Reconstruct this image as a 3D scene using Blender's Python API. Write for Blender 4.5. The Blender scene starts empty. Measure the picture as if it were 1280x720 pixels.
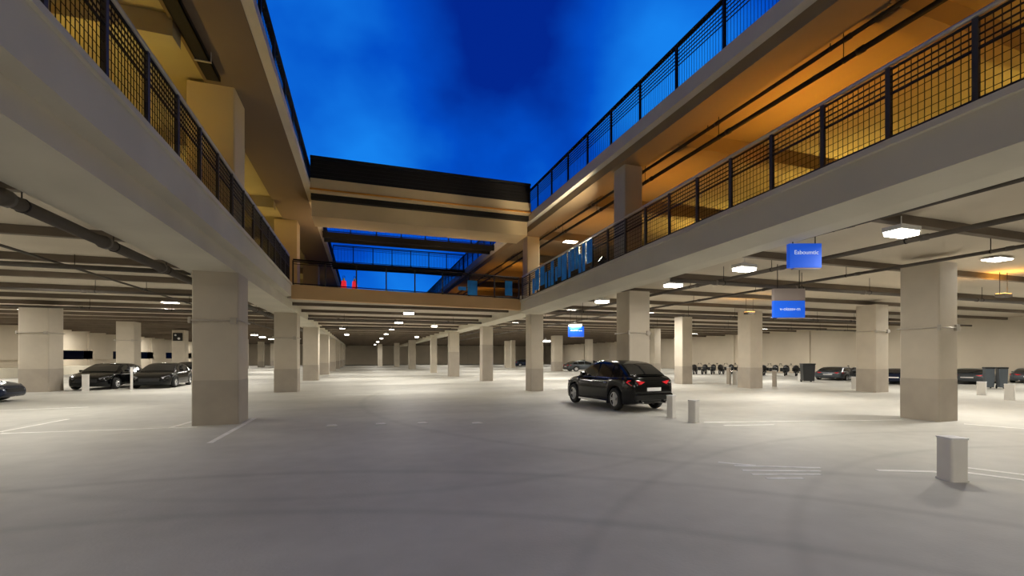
import bpy, bmesh, math, random
from mathutils import Vector, Matrix
random.seed(7)
sc = bpy.context.scene
C = sc.collection
PI = math.pi
# ------------------------------------------------------------------ camera (1280x720)
F = 560.0; CH = 1.6; HY = 446.0; YAW = math.atan(188/560.0)
cy_, sy_ = math.cos(YAW), math.sin(YAW)
cam = bpy.data.cameras.new('camera'); camo = bpy.data.objects.new('camera', cam); C.objects.link(camo)
camo.location = (0, 0, CH); camo.rotation_euler = (PI/2, 0, -YAW)
cam.sensor_width = 36; cam.lens = 36*F/1280; cam.shift_y = (HY-360)/1280; cam.clip_end = 600
sc.camera = camo

def ray(px):
    u = (px-640)/F
    return (u*cy_+sy_, -u*sy_+cy_)          # r per Z, d per Z
def G(px, py, z=0.0):                        # a point at height z seen at that pixel
    Z = (CH-z)*F/(py-HY)
    a, b = ray(px)
    return Vector((a*Z, b*Z, z))

# ------------------------------------------------------------------ materials
def mat(name, col, rough=0.7, metal=0.0, noise=0.0, scale=3.0, bump=0.0, emit=None, estr=0.0, spec=0.5, alpha=None, trans=0.0, stretch=None, streak=0.0):
    m = bpy.data.materials.new(name); m.use_nodes = True
    nt = m.node_tree; b = nt.nodes['Principled BSDF']
    b.inputs['Base Color'].default_value = (*col, 1)
    b.inputs['Roughness'].default_value = rough; b.inputs['Metallic'].default_value = metal
    b.inputs['Specular IOR Level'].default_value = spec
    if trans: b.inputs['Transmission Weight'].default_value = trans
    if emit: b.inputs['Emission Color'].default_value = (*emit, 1); b.inputs['Emission Strength'].default_value = estr
    tc = nt.nodes.new('ShaderNodeTexCoord'); mp = nt.nodes.new('ShaderNodeMapping')
    nt.links.new(tc.outputs['Object'], mp.inputs['Vector'])
    if stretch: mp.inputs['Scale'].default_value = stretch
    n = nt.nodes.new('ShaderNodeTexNoise'); n.inputs['Scale'].default_value = scale; n.inputs['Detail'].default_value = 6
    nt.links.new(mp.outputs['Vector'], n.inputs['Vector'])
    if noise:
        r = nt.nodes.new('ShaderNodeValToRGB')
        r.color_ramp.elements[0].position = .3; r.color_ramp.elements[1].position = .7
        r.color_ramp.elements[0].color = (*[c*(1-noise) for c in col], 1)
        r.color_ramp.elements[1].color = (*[min(1, c*(1+noise)) for c in col], 1)
        nt.links.new(n.outputs['Fac'], r.inputs['Fac']); nt.links.new(r.outputs['Color'], b.inputs['Base Color'])
    else:
        r2 = nt.nodes.new('ShaderNodeMapRange'); r2.inputs['To Min'].default_value = max(0, rough-.05); r2.inputs['To Max'].default_value = min(1, rough+.05)
        nt.links.new(n.outputs['Fac'], r2.inputs['Value']); nt.links.new(r2.outputs['Result'], b.inputs['Roughness'])
    if bump:
        bp = nt.nodes.new('ShaderNodeBump'); bp.inputs['Strength'].default_value = bump; bp.inputs['Distance'].default_value = .02
        n2 = nt.nodes.new('ShaderNodeTexNoise'); n2.inputs['Scale'].default_value = scale*12; n2.inputs['Detail'].default_value = 4
        nt.links.new(tc.outputs['Object'], n2.inputs['Vector'])
        nt.links.new(n2.outputs['Fac'], bp.inputs['Height']); nt.links.new(bp.outputs['Normal'], b.inputs['Normal'])
    return m

M = dict(
  soffl=mat('lit_ceiling_olive', (.42, .35, .20), .85, noise=.08, scale=.5),  # olive of the yellow-lit ceiling put into the base colour
  soffd=mat('shaded_soffit_brown', (.20, .145, .095), .85, noise=.06, scale=.5),  # darker copy of the soffit colour, for the dimly lit edge strip
  lip=mat('edge_band_concrete', (.66, .60, .50), .85, noise=.06, scale=.7, bump=.1),
  joist=mat('joist_brown', (.14, .11, .08), .8, noise=.12, scale=1.5),  # dark tone put in so the joist faces read as unlit
  conc=mat('column_concrete', (.52, .465, .375), .8, noise=.07, scale=1.3, bump=.15),
  concbase=mat('painted_column_base', (.38, .335, .275), .7, noise=.07, scale=2, bump=.1),
  fascia=mat('fascia_concrete', (.60, .56, .455), .85, noise=.07, scale=.7, bump=.15),
  fascia2=mat('sodium_tinted_fascia', (.66, .44, .22), .8, noise=.06, scale=.7, bump=.1),  # orange-brown of sodium light put into the base colour
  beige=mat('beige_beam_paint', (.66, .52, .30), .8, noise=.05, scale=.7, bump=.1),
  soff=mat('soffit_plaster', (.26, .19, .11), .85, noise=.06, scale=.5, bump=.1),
  ceil=mat('ceiling_concrete', (.53, .465, .365), .85, noise=.08, scale=.6, bump=.15, stretch=(.3, 1, 1)),
  wall=mat('wall_paint', (.60, .53, .42), .8, noise=.07, scale=.35, bump=.1),
  dark=mat('dark_steel', (.016, .014, .012), .6, .0, spec=.25),
  steel=mat('rail_steel', (.05, .045, .035), .6, .1),
  bright=mat('galvanised_handrail', (.50, .48, .42), .4, .3),
  pipe=mat('pipe_paint', (.09, .075, .06), .55, noise=.1, scale=2),
  pipel=mat('light_conduit', (.42, .38, .32), .5, noise=.05, scale=2),
  line=mat('line_paint', (.80, .79, .75), .7, noise=.10, scale=4),
  hatch=mat('hatch_paint', (.75, .75, .74), .7, noise=.18, scale=6),
  boll=mat('bollard_paint', (.68, .66, .62), .6, noise=.05, scale=4),
  black=mat('car_black', (.003, .0035, .004), .14, 0, spec=.4),
  grey=mat('car_grey', (.07, .08, .09), .3, .4),
  blue=mat('car_navy', (.012, .02, .05), .25, .3),
  glass=mat('dark_glass', (.008, .01, .012), .06, spec=.8),
  tyre=mat('tyre_rubber', (.012, .012, .012), .8),
  rim=mat('rim_alloy', (.72, .72, .72), .4, .3),
  chrome=mat('chrome', (.6, .6, .6), .15, 1),
  tail=mat('tail_lamp', (.45, .005, .01), .2, emit=(1, .02, .03), estr=.25),
  headl=mat('head_lamp', (.12, .12, .13), .25),
  plate=mat('plate', (.8, .8, .78), .5),
  sign=mat('sign_blue', (.01, .13, .75), .45, emit=(.0, .09, .8), estr=.45),
  signtop=mat('sign_box_housing', (.35, .30, .28), .4, .2),
  signtxt=mat('sign_lettering', (.8, .85, .9), .5, emit=(.6, .8, 1), estr=.35),
  lens=mat('lamp_lens', (1, 1, 1), .4, emit=(1, .93, .80), estr=14),
  lenso=mat('sodium_lens', (1, .6, .2), .4, emit=(1, .50, .10), estr=6),
  blue_strips=mat('blue_strip_colour', (.015, .28, 1.0), .6, noise=.3, scale=3),
  red=mat('red_lens', (.6, .01, .02), .3, emit=(1, .03, .05), estr=.6),
  white=mat('white_plastic', (.7, .7, .7), .4),
  bin=mat('bin_plastic', (.012, .013, .014), .5),
  binb=mat('bin_slate', (.07, .085, .10), .5),
  orangeline=mat('orange_conduit', (.65, .28, .03), .5),
)

# ------------------------------------------------------------------ geometry helpers
def newbm(): return bmesh.new()
def box(bm, x0, x1, y0, y1, z0, z1):
    v = [bm.verts.new(p) for p in ((x0,y0,z0),(x1,y0,z0),(x1,y1,z0),(x0,y1,z0),(x0,y0,z1),(x1,y0,z1),(x1,y1,z1),(x0,y1,z1))]
    for f in ((3,2,1,0),(4,5,6,7),(0,1,5,4),(1,2,6,5),(2,3,7,6),(3,0,4,7)): bm.faces.new([v[i] for i in f])
def cbox(bm, x0, x1, y0, y1, z0, z1, c=.03):     # box with chamfered vertical edges
    pts = [(x0+c,y0),(x1-c,y0),(x1,y0+c),(x1,y1-c),(x1-c,y1),(x0+c,y1),(x0,y1-c),(x0,y0+c)]
    prism(bm, [(p[0], p[1]) for p in pts], z0, z1)
def prism(bm, pts, z0, z1):
    a = [bm.verts.new((x, y, z0)) for x, y in pts]; b = [bm.verts.new((x, y, z1)) for x, y in pts]
    n = len(pts)
    for i in range(n): bm.faces.new((a[i], a[(i+1) % n], b[(i+1) % n], b[i]))
    bm.faces.new(a[::-1]); bm.faces.new(b)
def tube(bm, p0, p1, r, seg=8, r2=None):
    p0, p1 = Vector(p0), Vector(p1); d = (p1-p0).normalized()
    up = Vector((0, 0, 1)) if abs(d.z) < .9 else Vector((1, 0, 0))
    a = d.cross(up).normalized(); b = d.cross(a).normalized(); r2 = r if r2 is None else r2
    A = [bm.verts.new(p0+(a*math.cos(t)+b*math.sin(t))*r) for t in [2*PI*i/seg for i in range(seg)]]
    B = [bm.verts.new(p1+(a*math.cos(t)+b*math.sin(t))*r2) for t in [2*PI*i/seg for i in range(seg)]]
    for i in range(seg): bm.faces.new((A[i], A[(i+1) % seg], B[(i+1) % seg], B[i]))
    bm.faces.new(A[::-1]); bm.faces.new(B)
def stations(bm, secs):                          # secs: list of (d, [(r,z)...]) -> closed prism through stations
    rings = [[bm.verts.new((r, d, z)) for r, z in pts] for d, pts in secs]
    n = len(rings[0])
    for A, B in zip(rings, rings[1:]):
        for i in range(n): bm.faces.new((A[i], B[i], B[(i+1) % n], A[(i+1) % n]))
    bm.faces.new(rings[0]); bm.faces.new(rings[-1][::-1])
def obj(name, bm, m, parent=None, smooth=False, bevel=0):
    bmesh.ops.recalc_face_normals(bm, faces=bm.faces)
    me = bpy.data.meshes.new(name); bm.to_mesh(me); bm.free(); me.materials.append(m)
    if smooth:
        for p in me.polygons: p.use_smooth = True
    o = bpy.data.objects.new(name, me); C.objects.link(o)
    if bevel:
        b = o.modifiers.new('b', 'BEVEL'); b.width = bevel; b.segments = 2; b.limit_method = 'ANGLE'
    if parent: o.parent = parent
    return o
def empty(name, loc=(0, 0, 0), rz=0):
    o = bpy.data.objects.new(name, None); C.objects.link(o); o.location = loc; o.rotation_euler = (0, 0, rz); o.empty_display_size = .2
    return o
def tag(o, label, cat, group=None, kind=None):
    o['label'] = label; o['category'] = cat
    if group: o['group'] = group
    if kind: o['kind'] = kind
    return o
def struct(name, bm, m, **k):
    o = obj(name, bm, m, **k); o['kind'] = 'structure'; return o
def copy_tree(o, parent=None):
    c = o.copy(); C.objects.link(c); c.parent = parent
    for ch in list(o.children): copy_tree(ch, c)
    return c
def lamp(kind, loc, power, col, size=.6, sy=None, up=False, parent=None, spread=PI):
    l = bpy.data.lights.new('lamp_light', kind); l.energy = power; l.color = col
    if kind == 'AREA':
        l.shape = 'RECTANGLE'; l.size = size; l.size_y = sy or size; l.spread = spread
    else: l.shadow_soft_size = size
    o = bpy.data.objects.new('lamp_light', l); C.objects.link(o); o.location = loc
    if up: o.rotation_euler = (PI, 0, 0)
    if parent: o.parent = parent
    return o

# ------------------------------------------------------------------ sky
w = bpy.data.worlds.new('dusk_sky'); sc.world = w; w.use_nodes = True
nt = w.node_tree; bg = nt.nodes['Background']
tc = nt.nodes.new('ShaderNodeTexCoord'); mp = nt.nodes.new('ShaderNodeMapping'); mp.inputs['Location'].default_value = (.35, .2, .1)
mp.inputs['Scale'].default_value = (1, 1, 1.3)
nz = nt.nodes.new('ShaderNodeTexNoise'); nz.inputs['Scale'].default_value = 2.6; nz.inputs['Detail'].default_value = 5; nz.inputs['Roughness'].default_value = .45
nt.links.new(tc.outputs['Generated'], mp.inputs['Vector']); nt.links.new(mp.outputs['Vector'], nz.inputs['Vector'])
cr = nt.nodes.new('ShaderNodeValToRGB'); e = cr.color_ramp.elements
e[0].position = .34; e[0].color = (.0006, .020, .27, 1)
e[1].position = .76; e[1].color = (.008, .22, .85, 1)
q = e.new(.53); q.color = (.0006, .075, .56, 1)
def sdir(px, py):
    a, b = ray(px); return Vector((a, b, (HY-py)/F)).normalized()
def blob(v, c, ang, amt, cur):                   # a broad soft patch of thicker or thinner cloud around one direction
    dn = nt.nodes.new('ShaderNodeVectorMath'); dn.operation = 'DOT_PRODUCT'; nt.links.new(v, dn.inputs[0]); dn.inputs[1].default_value = c
    mr = nt.nodes.new('ShaderNodeMapRange'); mr.interpolation_type = 'SMOOTHSTEP'
    mr.inputs['From Min'].default_value = math.cos(math.radians(ang)); mr.inputs['From Max'].default_value = 1; mr.inputs['To Min'].default_value = 0; mr.inputs['To Max'].default_value = amt
    nt.links.new(dn.outputs['Value'], mr.inputs['Value'])
    ad = nt.nodes.new('ShaderNodeMath'); ad.operation = 'ADD'; nt.links.new(cur, ad.inputs[0]); nt.links.new(mr.outputs['Result'], ad.inputs[1]); return ad.outputs[0]
nrm = nt.nodes.new('ShaderNodeVectorMath'); nrm.operation = 'NORMALIZE'; nt.links.new(tc.outputs['Generated'], nrm.inputs[0])
V = nrm.outputs['Vector']; cur = nz.outputs['Fac']
for px, py, ang, amt in ((420, 110, 18, .24), (485, 175, 9, .10), (815, 70, 13, .15), (610, 60, 19, -.26), (620, 205, 9, .12), (480, 340, 12, .05)):
    cur = blob(V, sdir(px, py), ang, amt, cur)
nt.links.new(cur, cr.inputs['Fac'])
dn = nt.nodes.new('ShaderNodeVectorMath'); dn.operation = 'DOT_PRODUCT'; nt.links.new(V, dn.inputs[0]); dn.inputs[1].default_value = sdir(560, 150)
mr = nt.nodes.new('ShaderNodeMapRange'); mr.interpolation_type = 'SMOOTHSTEP'     # sky dimmed out of view to cut its blue light on surfaces
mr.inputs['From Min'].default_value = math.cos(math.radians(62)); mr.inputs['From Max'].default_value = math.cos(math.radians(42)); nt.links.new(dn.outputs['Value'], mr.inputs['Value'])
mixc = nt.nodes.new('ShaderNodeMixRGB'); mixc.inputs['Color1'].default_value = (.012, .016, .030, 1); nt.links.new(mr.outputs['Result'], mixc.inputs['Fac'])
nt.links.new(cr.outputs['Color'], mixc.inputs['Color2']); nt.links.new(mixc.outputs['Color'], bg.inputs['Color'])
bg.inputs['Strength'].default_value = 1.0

# ------------------------------------------------------------------ floor
def floor_mat():
    m = bpy.data.materials.new('garage_floor_concrete'); m.use_nodes = True; nt = m.node_tree; b = nt.nodes['Principled BSDF']
    L = nt.links.new; N = nt.nodes.new
    geo = N('ShaderNodeNewGeometry')
    n1 = N('ShaderNodeTexNoise'); n1.inputs['Scale'].default_value = .22; n1.inputs['Detail'].default_value = 5
    mp1 = N('ShaderNodeMapping'); mp1.inputs['Scale'].default_value = (.55, 1.5, 1); mp1.inputs['Rotation'].default_value = (0, 0, .33)
    L(geo.outputs['Position'], mp1.inputs['Vector']); L(mp1.outputs['Vector'], n1.inputs['Vector'])
    n2 = N('ShaderNodeTexNoise'); n2.inputs['Scale'].default_value = 2.4; n2.inputs['Detail'].default_value = 8; L(geo.outputs['Position'], n2.inputs['Vector'])
    r1 = N('ShaderNodeMapRange'); r1.inputs['From Min'].default_value = .32; r1.inputs['From Max'].default_value = .68; r1.inputs['To Min'].default_value = .80; r1.inputs['To Max'].default_value = 1.12
    L(n1.outputs['Fac'], r1.inputs['Value'])
    r2 = N('ShaderNodeMapRange'); r2.inputs['From Min'].default_value = .3; r2.inputs['From Max'].default_value = .7; r2.inputs['To Min'].default_value = .94; r2.inputs['To Max'].default_value = 1.05
    L(n2.outputs['Fac'], r2.inputs['Value'])
    mul = N('ShaderNodeMath'); mul.operation = 'MULTIPLY'; L(r1.outputs['Result'], mul.inputs[0]); L(r2.outputs['Result'], mul.inputs[1])
    cur = mul.outputs[0]
    for (cx, cyy, R, wd, amt) in ((-3, -4, 9.4, .16, .12), (-3, -4, 11.0, .16, .12), (9, -3, 8.0, .14, .10), (9, -3, 9.6, .14, .10), (1, 14, 8.6, .15, .08), (14, 16, 14.0, .2, .10)):
        vm = N('ShaderNodeVectorMath'); vm.operation = 'DISTANCE'; L(geo.outputs['Position'], vm.inputs[0]); vm.inputs[1].default_value = (cx, cyy, 0)
        s = N('ShaderNodeMath'); s.operation = 'SUBTRACT'; L(vm.outputs['Value'], s.inputs[0]); s.inputs[1].default_value = R
        a = N('ShaderNodeMath'); a.operation = 'ABSOLUTE'; L(s.outputs[0], a.inputs[0])
        mr = N('ShaderNodeMapRange'); mr.interpolation_type = 'SMOOTHSTEP'; mr.inputs['From Min'].default_value = 0; mr.inputs['From Max'].default_value = wd; mr.inputs['To Min'].default_value = 1-amt; mr.inputs['To Max'].default_value = 1
        L(a.outputs[0], mr.inputs['Value'])
        mm = N('ShaderNodeMath'); mm.operation = 'MULTIPLY'; L(cur, mm.inputs[0]); L(mr.outputs['Result'], mm.inputs[1]); cur = mm.outputs[0]
    mx = N('ShaderNodeVectorMath'); mx.operation = 'SCALE'; mx.inputs[0].default_value = (.49, .48, .435); L(cur, mx.inputs['Scale'])
    L(mx.outputs['Vector'], b.inputs['Base Color'])
    b.inputs['Roughness'].default_value = .62; b.inputs['Specular IOR Level'].default_value = .35
    bp = N('ShaderNodeBump'); bp.inputs['Strength'].default_value = .12; bp.inputs['Distance'].default_value = .02
    n3 = N('ShaderNodeTexNoise'); n3.inputs['Scale'].default_value = 30; L(geo.outputs['Position'], n3.inputs['Vector']); L(n3.outputs['Fac'], bp.inputs['Height']); L(bp.outputs['Normal'], b.inputs['Normal'])
    return m
XL, XR, YB, YF = -26.0, 40.0, -14.0, 96.0
bm = newbm(); box(bm, XL-3.2, XR+1, YB-1, YF+1, -.3, 0); floor = struct('floor', bm, floor_mat())
def gline(p, q, wd=.10, m='line', name='painted_line'):
    a, b = G(*p), G(*q); d = (b-a).normalized(); n = Vector((-d.y, d.x, 0))*wd/2
    bm = newbm(); lo = [a-n, b-n, b+n, a+n]
    prism(bm, [(v.x, v.y) for v in lo], .0, .004); return obj(name, bm, M[m], floor)
for a in (((0, 542), (246, 534)), ((0, 540), (85, 524)), ((212, 535), (240, 527)), ((262, 554), (318, 523)),
          ((1096, 588), (1172, 590)), ((1209, 585), (1300, 596)), ((1209, 591), (1300, 603)),
          ((880, 528), (1128, 525)), ((905, 532), (968, 531)), ((0, 513), (110, 509)), ((1205, 530), (1280, 536)), ((420, 494), (500, 493)), ((690, 486), (720, 490))):
    gline(*a)
for a in (((898, 578), (945, 582)), ((918, 582), (1026, 585)), ((928, 588), (1026, 589)), ((940, 593), (1026, 593)), ((958, 598), (1004, 598))):
    gline(*a, wd=.07, m='hatch', name='painted_hatching')
for px, py in ((528, 529), (596, 529), (476, 530), (415, 532)):
    p = G(px, py); bm = newbm(); prism(bm, [(p.x-.13, p.y-.10), (p.x+.13, p.y-.10), (p.x+.08, p.y+.12), (p.x-.1, p.y+.1)], 0, .012)
    obj('painted_mark', bm, M['line'], floor)

# ------------------------------------------------------------------ walls
bm = newbm(); box(bm, XR, XR+.3, YB, YF, 0, 4.2)
for k in range(0, 110, 9): box(bm, XR-.12, XR, YB+k, YB+k+.5, 0, 4.0)       # shallow pilasters
struct('wall_right', bm, M['wall'])
bm = newbm(); box(bm, XL, XR, YF, YF+.3, 0, 4.2)
for k in range(0, 66, 8): box(bm, XL+k, XL+k+.5, YF-.15, YF, 0, 4.0)
struct('wall_back', bm, M['wall'])
bm = newbm()                                                               # left wall with long dark openings
box(bm, XL-.3, XL, YB, YF, 0, 1.35); box(bm, XL-.3, XL, YB, YF, 2.2, 4.2)
for k in range(0, 112, 14): box(bm, XL-.3, XL+.15, YB+k, YB+k+4.5, 1.35, 2.2); box(bm, XL-.3, XL+.15, YB+k, YB+k+.6, 0, 4.0)
struct('wall_left', bm, M['wall'])
bm = newbm(); box(bm, XL-3, XL-2.8, YB, YF, 0, 4.2); struct('wall_outer', bm, M['dark'])
bm = newbm(); box(bm, XL-3, XR+.3, YB-.3, YB, 0, 4.2); struct('wall_near', bm, M['wall'])
bm = newbm(); box(bm, XL, XL+1.0, 20, 60, 0, .75); o = obj('low_wall', bm, M['fascia'], bevel=.02); tag(o, 'low grey concrete wall running along the foot of the far left wall', 'wall')

# ------------------------------------------------------------------ ground-level ceilings (deck of the second level), one per bay
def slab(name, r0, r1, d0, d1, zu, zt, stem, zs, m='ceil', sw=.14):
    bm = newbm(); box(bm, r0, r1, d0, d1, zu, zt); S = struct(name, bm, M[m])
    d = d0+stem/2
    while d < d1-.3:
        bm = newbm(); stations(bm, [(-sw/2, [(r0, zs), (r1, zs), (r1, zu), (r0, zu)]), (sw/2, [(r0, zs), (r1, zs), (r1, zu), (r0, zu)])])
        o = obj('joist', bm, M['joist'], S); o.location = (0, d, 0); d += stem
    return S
DB = 19.3                                       # front of the cross deck
slab('ceiling_1', XL, -3.9, YB, YF, 4.20, 4.57, 3.0, 4.02)
slab('ceiling_2', 7.9, XR, YB, YF, 4.18, 4.55, 3.0, 4.02)
slab('ceiling_3', -2.8, 6.9, DB+.35, YF, 3.93, 4.38, 3.0, 3.80)
slab('ceiling_4', -2.6, 6.9, YB, -5.0, 4.22, 4.55, 3.0, 4.02)
def lerp(a, b, t): return a+(b-a)*t
# left edge beam + slab edge
bm = newbm()
def lt(d): return lerp(4.60, 4.46, max(0, min(1, (d-4)/16)))
stations(bm, [(d, [(-3.9, 3.6), (-2.8, 3.6), (-2.8, 3.93), (-2.6, 3.97), (-2.6, lt(d)-.09), (-2.56, lt(d)-.08), (-2.56, lt(d)), (-3.9, lt(d))]) for d in (YB, 4, 12, DB)])
box(bm, -3.9, -2.8, DB, YF, 3.6, 4.45)
struct('trim_1', bm, M['fascia'])
# right edge beam
def rt(d): return lerp(4.64, 4.18, max(-.2, min(1, (d-2.5)/16.8)))
def rb(d): return lerp(3.98, 3.66, max(-.2, min(1, (d-2.5)/16.8)))
bm = newbm()
stations(bm, [(d, [(6.9, rb(d)), (6.9, rt(d)-.10), (6.86, rt(d)-.09), (6.86, rt(d)), (7.9, rt(d)), (7.9, rb(d)-.10), (7.45, rb(d)-.10)]) for d in (YB, 0, 2.5, 6, 10, 14, DB)])
box(bm, 6.9, 7.9, DB, YF, 3.6, 4.4)
struct('trim_2', bm, M['fascia'])
bm = newbm()                                    # the cross deck's face
stations(bm, [(DB, [(-2.6, 3.88), (6.9, 3.74), (6.9, 4.22), (-2.6, 4.42)]), (DB+.35, [(-2.6, 3.88), (6.9, 3.74), (6.9, 4.22), (-2.6, 4.42)])])
struct('trim_3', bm, M['fascia2'])

# ------------------------------------------------------------------ third level slabs
R3, L3 = 6.9, -1.8
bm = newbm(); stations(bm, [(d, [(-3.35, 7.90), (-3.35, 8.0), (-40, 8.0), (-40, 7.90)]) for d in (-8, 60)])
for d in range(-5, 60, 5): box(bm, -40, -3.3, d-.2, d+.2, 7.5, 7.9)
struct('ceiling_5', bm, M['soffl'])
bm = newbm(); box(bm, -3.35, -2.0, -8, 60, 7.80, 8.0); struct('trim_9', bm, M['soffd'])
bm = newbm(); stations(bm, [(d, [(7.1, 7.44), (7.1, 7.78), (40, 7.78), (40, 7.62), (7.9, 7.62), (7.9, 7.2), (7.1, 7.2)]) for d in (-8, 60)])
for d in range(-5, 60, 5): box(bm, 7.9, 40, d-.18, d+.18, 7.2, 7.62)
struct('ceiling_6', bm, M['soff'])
for k, x in enumerate((-39.9, 39.6)):
    bm = newbm(); box(bm, x, x+.3, -8, 60, 4.5, 7.9); struct('wall_upper_left' if k == 0 else 'wall_upper_right', bm, M['wall'])
bm = newbm(); box(bm, -2.0, L3, -8, 60, 7.815, 8.02); struct('trim_7', bm, M['lip'])
bm = newbm(); box(bm, R3, 7.1, -8, 60, 7.46, 7.80); struct('trim_8', bm, M['lip'])
# deck floors of level two outside the ground-level walls
bm = newbm(); box(bm, -40, XL, -8, 60, 4.3, 4.57); struct('ceiling_7', bm, M['ceil'])
# cross structure on level three
bm = newbm(); box(bm, L3, R3, 18.0, 20.2, 7.72, 8.2); struct('trim_4', bm, M['beige'])
bm = newbm(); box(bm, L3, R3, 18.45, 19.9, 6.92, 7.52); struct('trim_5', bm, M['beige'])
bm = newbm(); box(bm, L3, R3, 18.25, 18.9, 7.52, 7.72); struct('trim_6', bm, M['dark'])
bm = newbm(); tube(bm, (L3, 17.93, 7.78), (R3, 17.93, 7.78), .035); o = obj('conduit', bm, M['orangeline'], smooth=True)
tag(o, 'orange conduit fixed along the beige face of the upper cross bridge', 'conduit')

# ------------------------------------------------------------------ railings
def railing(name, label, path, h=1.08, step=1.0, mesh='fine', group=None, mats=('steel', 'dark'), rods=3, base=.04, mstep=.075):
    """path: list of (x,y,z) stations, straight in plan."""
    p0 = Vector(path[0]); t = empty(name, p0); tag(t, label, 'railing', group)
    P = [Vector(p)-p0 for p in path]
    segs = [(P[i], P[i+1]) for i in range(len(P)-1)]
    L = sum((b.xy-a.xy).length for a, b in segs)
    def at(s):
        for a, b in segs:
            l = (b.xy-a.xy).length
            if s <= l+1e-6: return a.lerp(b, s/l)
            s -= l
        return P[-1].copy()
    n = max(1, round(L/step))
    post = None
    for i in range(n+1):
        p = at(L*i/n)
        if post is None:
            bm = newbm(); box(bm, -.025, .025, -.03, .03, 0, h-.04); box(bm, -.07, .07, -.07, .07, 0, .015)
            post = obj('post', bm, M[mats[0]], t); q = post
        else:
            q = post.copy(); C.objects.link(q); q.parent = t
        q.location = p
    def along(z, r, nm, m, seg=8):
        bm = newbm()
        for a, b in segs: tube(bm, a+Vector((0, 0, z)), b+Vector((0, 0, z)), r, seg)
        return obj(nm, bm, M[m], t, smooth=True)
    along(h, .032, 'handrail', 'bright' if mesh == 'fine' else mats[1])
    along(h-.075, .02, 'top_rail', mats[1])
    for k in range(rods): along(h-.17-.085*k, .012, 'rod', mats[1], 6)
    along(.06, .02, 'bottom_rail', mats[1])
    if mesh == 'fine': along(h-.42, .018, 'middle_rail', mats[1])
    if mesh:
        bm = newbm(); zt = h-.08; k = 0; s = mstep/2
        while s < L:
            p = at(s); r = .0055
            d = (P[-1]-P[0]).normalized(); 
            tube(bm, p+Vector((0, 0, .06)), p+Vector((0, 0, zt)), r, 4); s += mstep
        if mesh == 'fine':
            z = .06+mstep
            while z < zt-.3:
                for a, b in segs: tube(bm, a+Vector((0, 0, z)), b+Vector((0, 0, z)), .005, 4)
                z += .11
        obj('mesh_infill', bm, M[mats[1]], t)
    return t
railing('deck_railing', 'steel mesh railing along the left second-level deck edge', [(-2.68, d, lt(d)) for d in (-1, 4, DB)])
railing('deck_railing', 'steel mesh railing along the right second-level deck edge', [(6.98, d, rt(d)) for d in (.5, 6, 10, 14, DB)], step=.92)
railing('bridge_railing', 'open steel railing on the tan cross deck between both sides', [(-2.55, DB+.1, 4.42), (6.85, DB+.1, 4.22)], h=1.0, step=1.18, mesh=None, rods=1)
railing('roof_railing', 'dark railing on the right roof edge against the blue sky', [(R3+.08, 0, 7.78), (R3+.08, 58, 7.78)], h=1.1, step=1.45, mesh='bars', mats=('dark', 'dark'), rods=5, mstep=.08)
railing('roof_railing', 'dark railing on the left roof edge against the blue sky', [(L3-.08, 4, 8.0), (L3-.08, 58, 8.0)], h=.85, step=1.45, mesh='bars', mats=('dark', 'dark'), rods=3, mstep=.11)
# closed parapet of the nearest cross bridge
t = empty('bridge_parapet', (L3, 18.05, 8.2)); tag(t, 'dark louvred parapet on top of the nearest upper cross bridge', 'parapet')
W_ = R3-L3
bm = newbm()
for z in (0.02, .16, .30, .44, .58): box(bm, 0, W_, 0, .05, z, z+.13)
obj('louvre_panel', bm, M['dark'], t)
bm = newbm(); box(bm, 0, W_, -.05, .12, .74, .84); obj('coping', bm, M['dark'], t)
for i in range(8):
    bm = newbm(); box(bm, -.03, .03, .05, .12, 0, .74); q = obj('post', bm, M['dark'], t); q.location = (.05+i*(W_-.1)/7, 0, 0)
# two thinner bridges behind
def walkway(y, z, lab, rl):
    bm = newbm(); box(bm, L3, R3, y, y+1.0, z, z+.16); box(bm, L3, R3, y, y+.1, z-.12, z); box(bm, L3, R3, y+.9, y+1, z-.12, z)
    o = obj('steel_walkway', bm, M['dark']); tag(o, lab, 'walkway')
    railing('walkway_railing', rl, [(L3+.05, y+.08, z+.16), (R3-.05, y+.08, z+.16)], h=1.1, step=1.3, mesh='bars', mats=('dark', 'steel'), rods=2, mstep=.2)
walkway(23.6, 7.55, 'thin dark walkway crossing the atrium just behind the beige bridge', 'picket railing on the thin walkway just behind the beige bridge')
walkway(31.0, 7.55, 'farthest thin dark walkway crossing the atrium', 'picket railing on the farthest thin walkway')

# blue strips on the railings
def blue_strips(name, lab, pts, z0, z1, normal, group):
    t = empty(name, (pts[0][0], pts[0][1], pts[0][2])); tag(t, lab, 'blue_strips', group)
    a, b = Vector(pts[0]), Vector(pts[1]); L = (b-a).length; d = (b-a)/L; n = Vector(normal)
    bm = newbm(); s = 0
    while s < L-.1:
        wd = random.choice((.2, .28, .36, .44)); e_ = min(L, s+wd)
        top = z1-random.choice((0, 0, .3)); bot = z0+random.choice((0, 0, .08, .18))
        q = [d*s, d*e_]
        v = []
        for p in q:
            for nn in (0, .008):
                v.append((p+n*nn))
        lo = [bm.verts.new(p+Vector((0, 0, bot))) for p in v]; hi = [bm.verts.new(p+Vector((0, 0, top))) for p in v]
        for f in ((0, 1, 3, 2),):
            bm.faces.new([lo[i] for i in f]); bm.faces.new([hi[i] for i in f])
        for i, j in ((0, 1), (1, 3), (3, 2), (2, 0)): bm.faces.new((lo[i], lo[j], hi[j], hi[i]))
        s = e_+random.choice((.04, .06, .12))
    obj('flat_strip', bm, M['blue_strips'], t)
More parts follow.
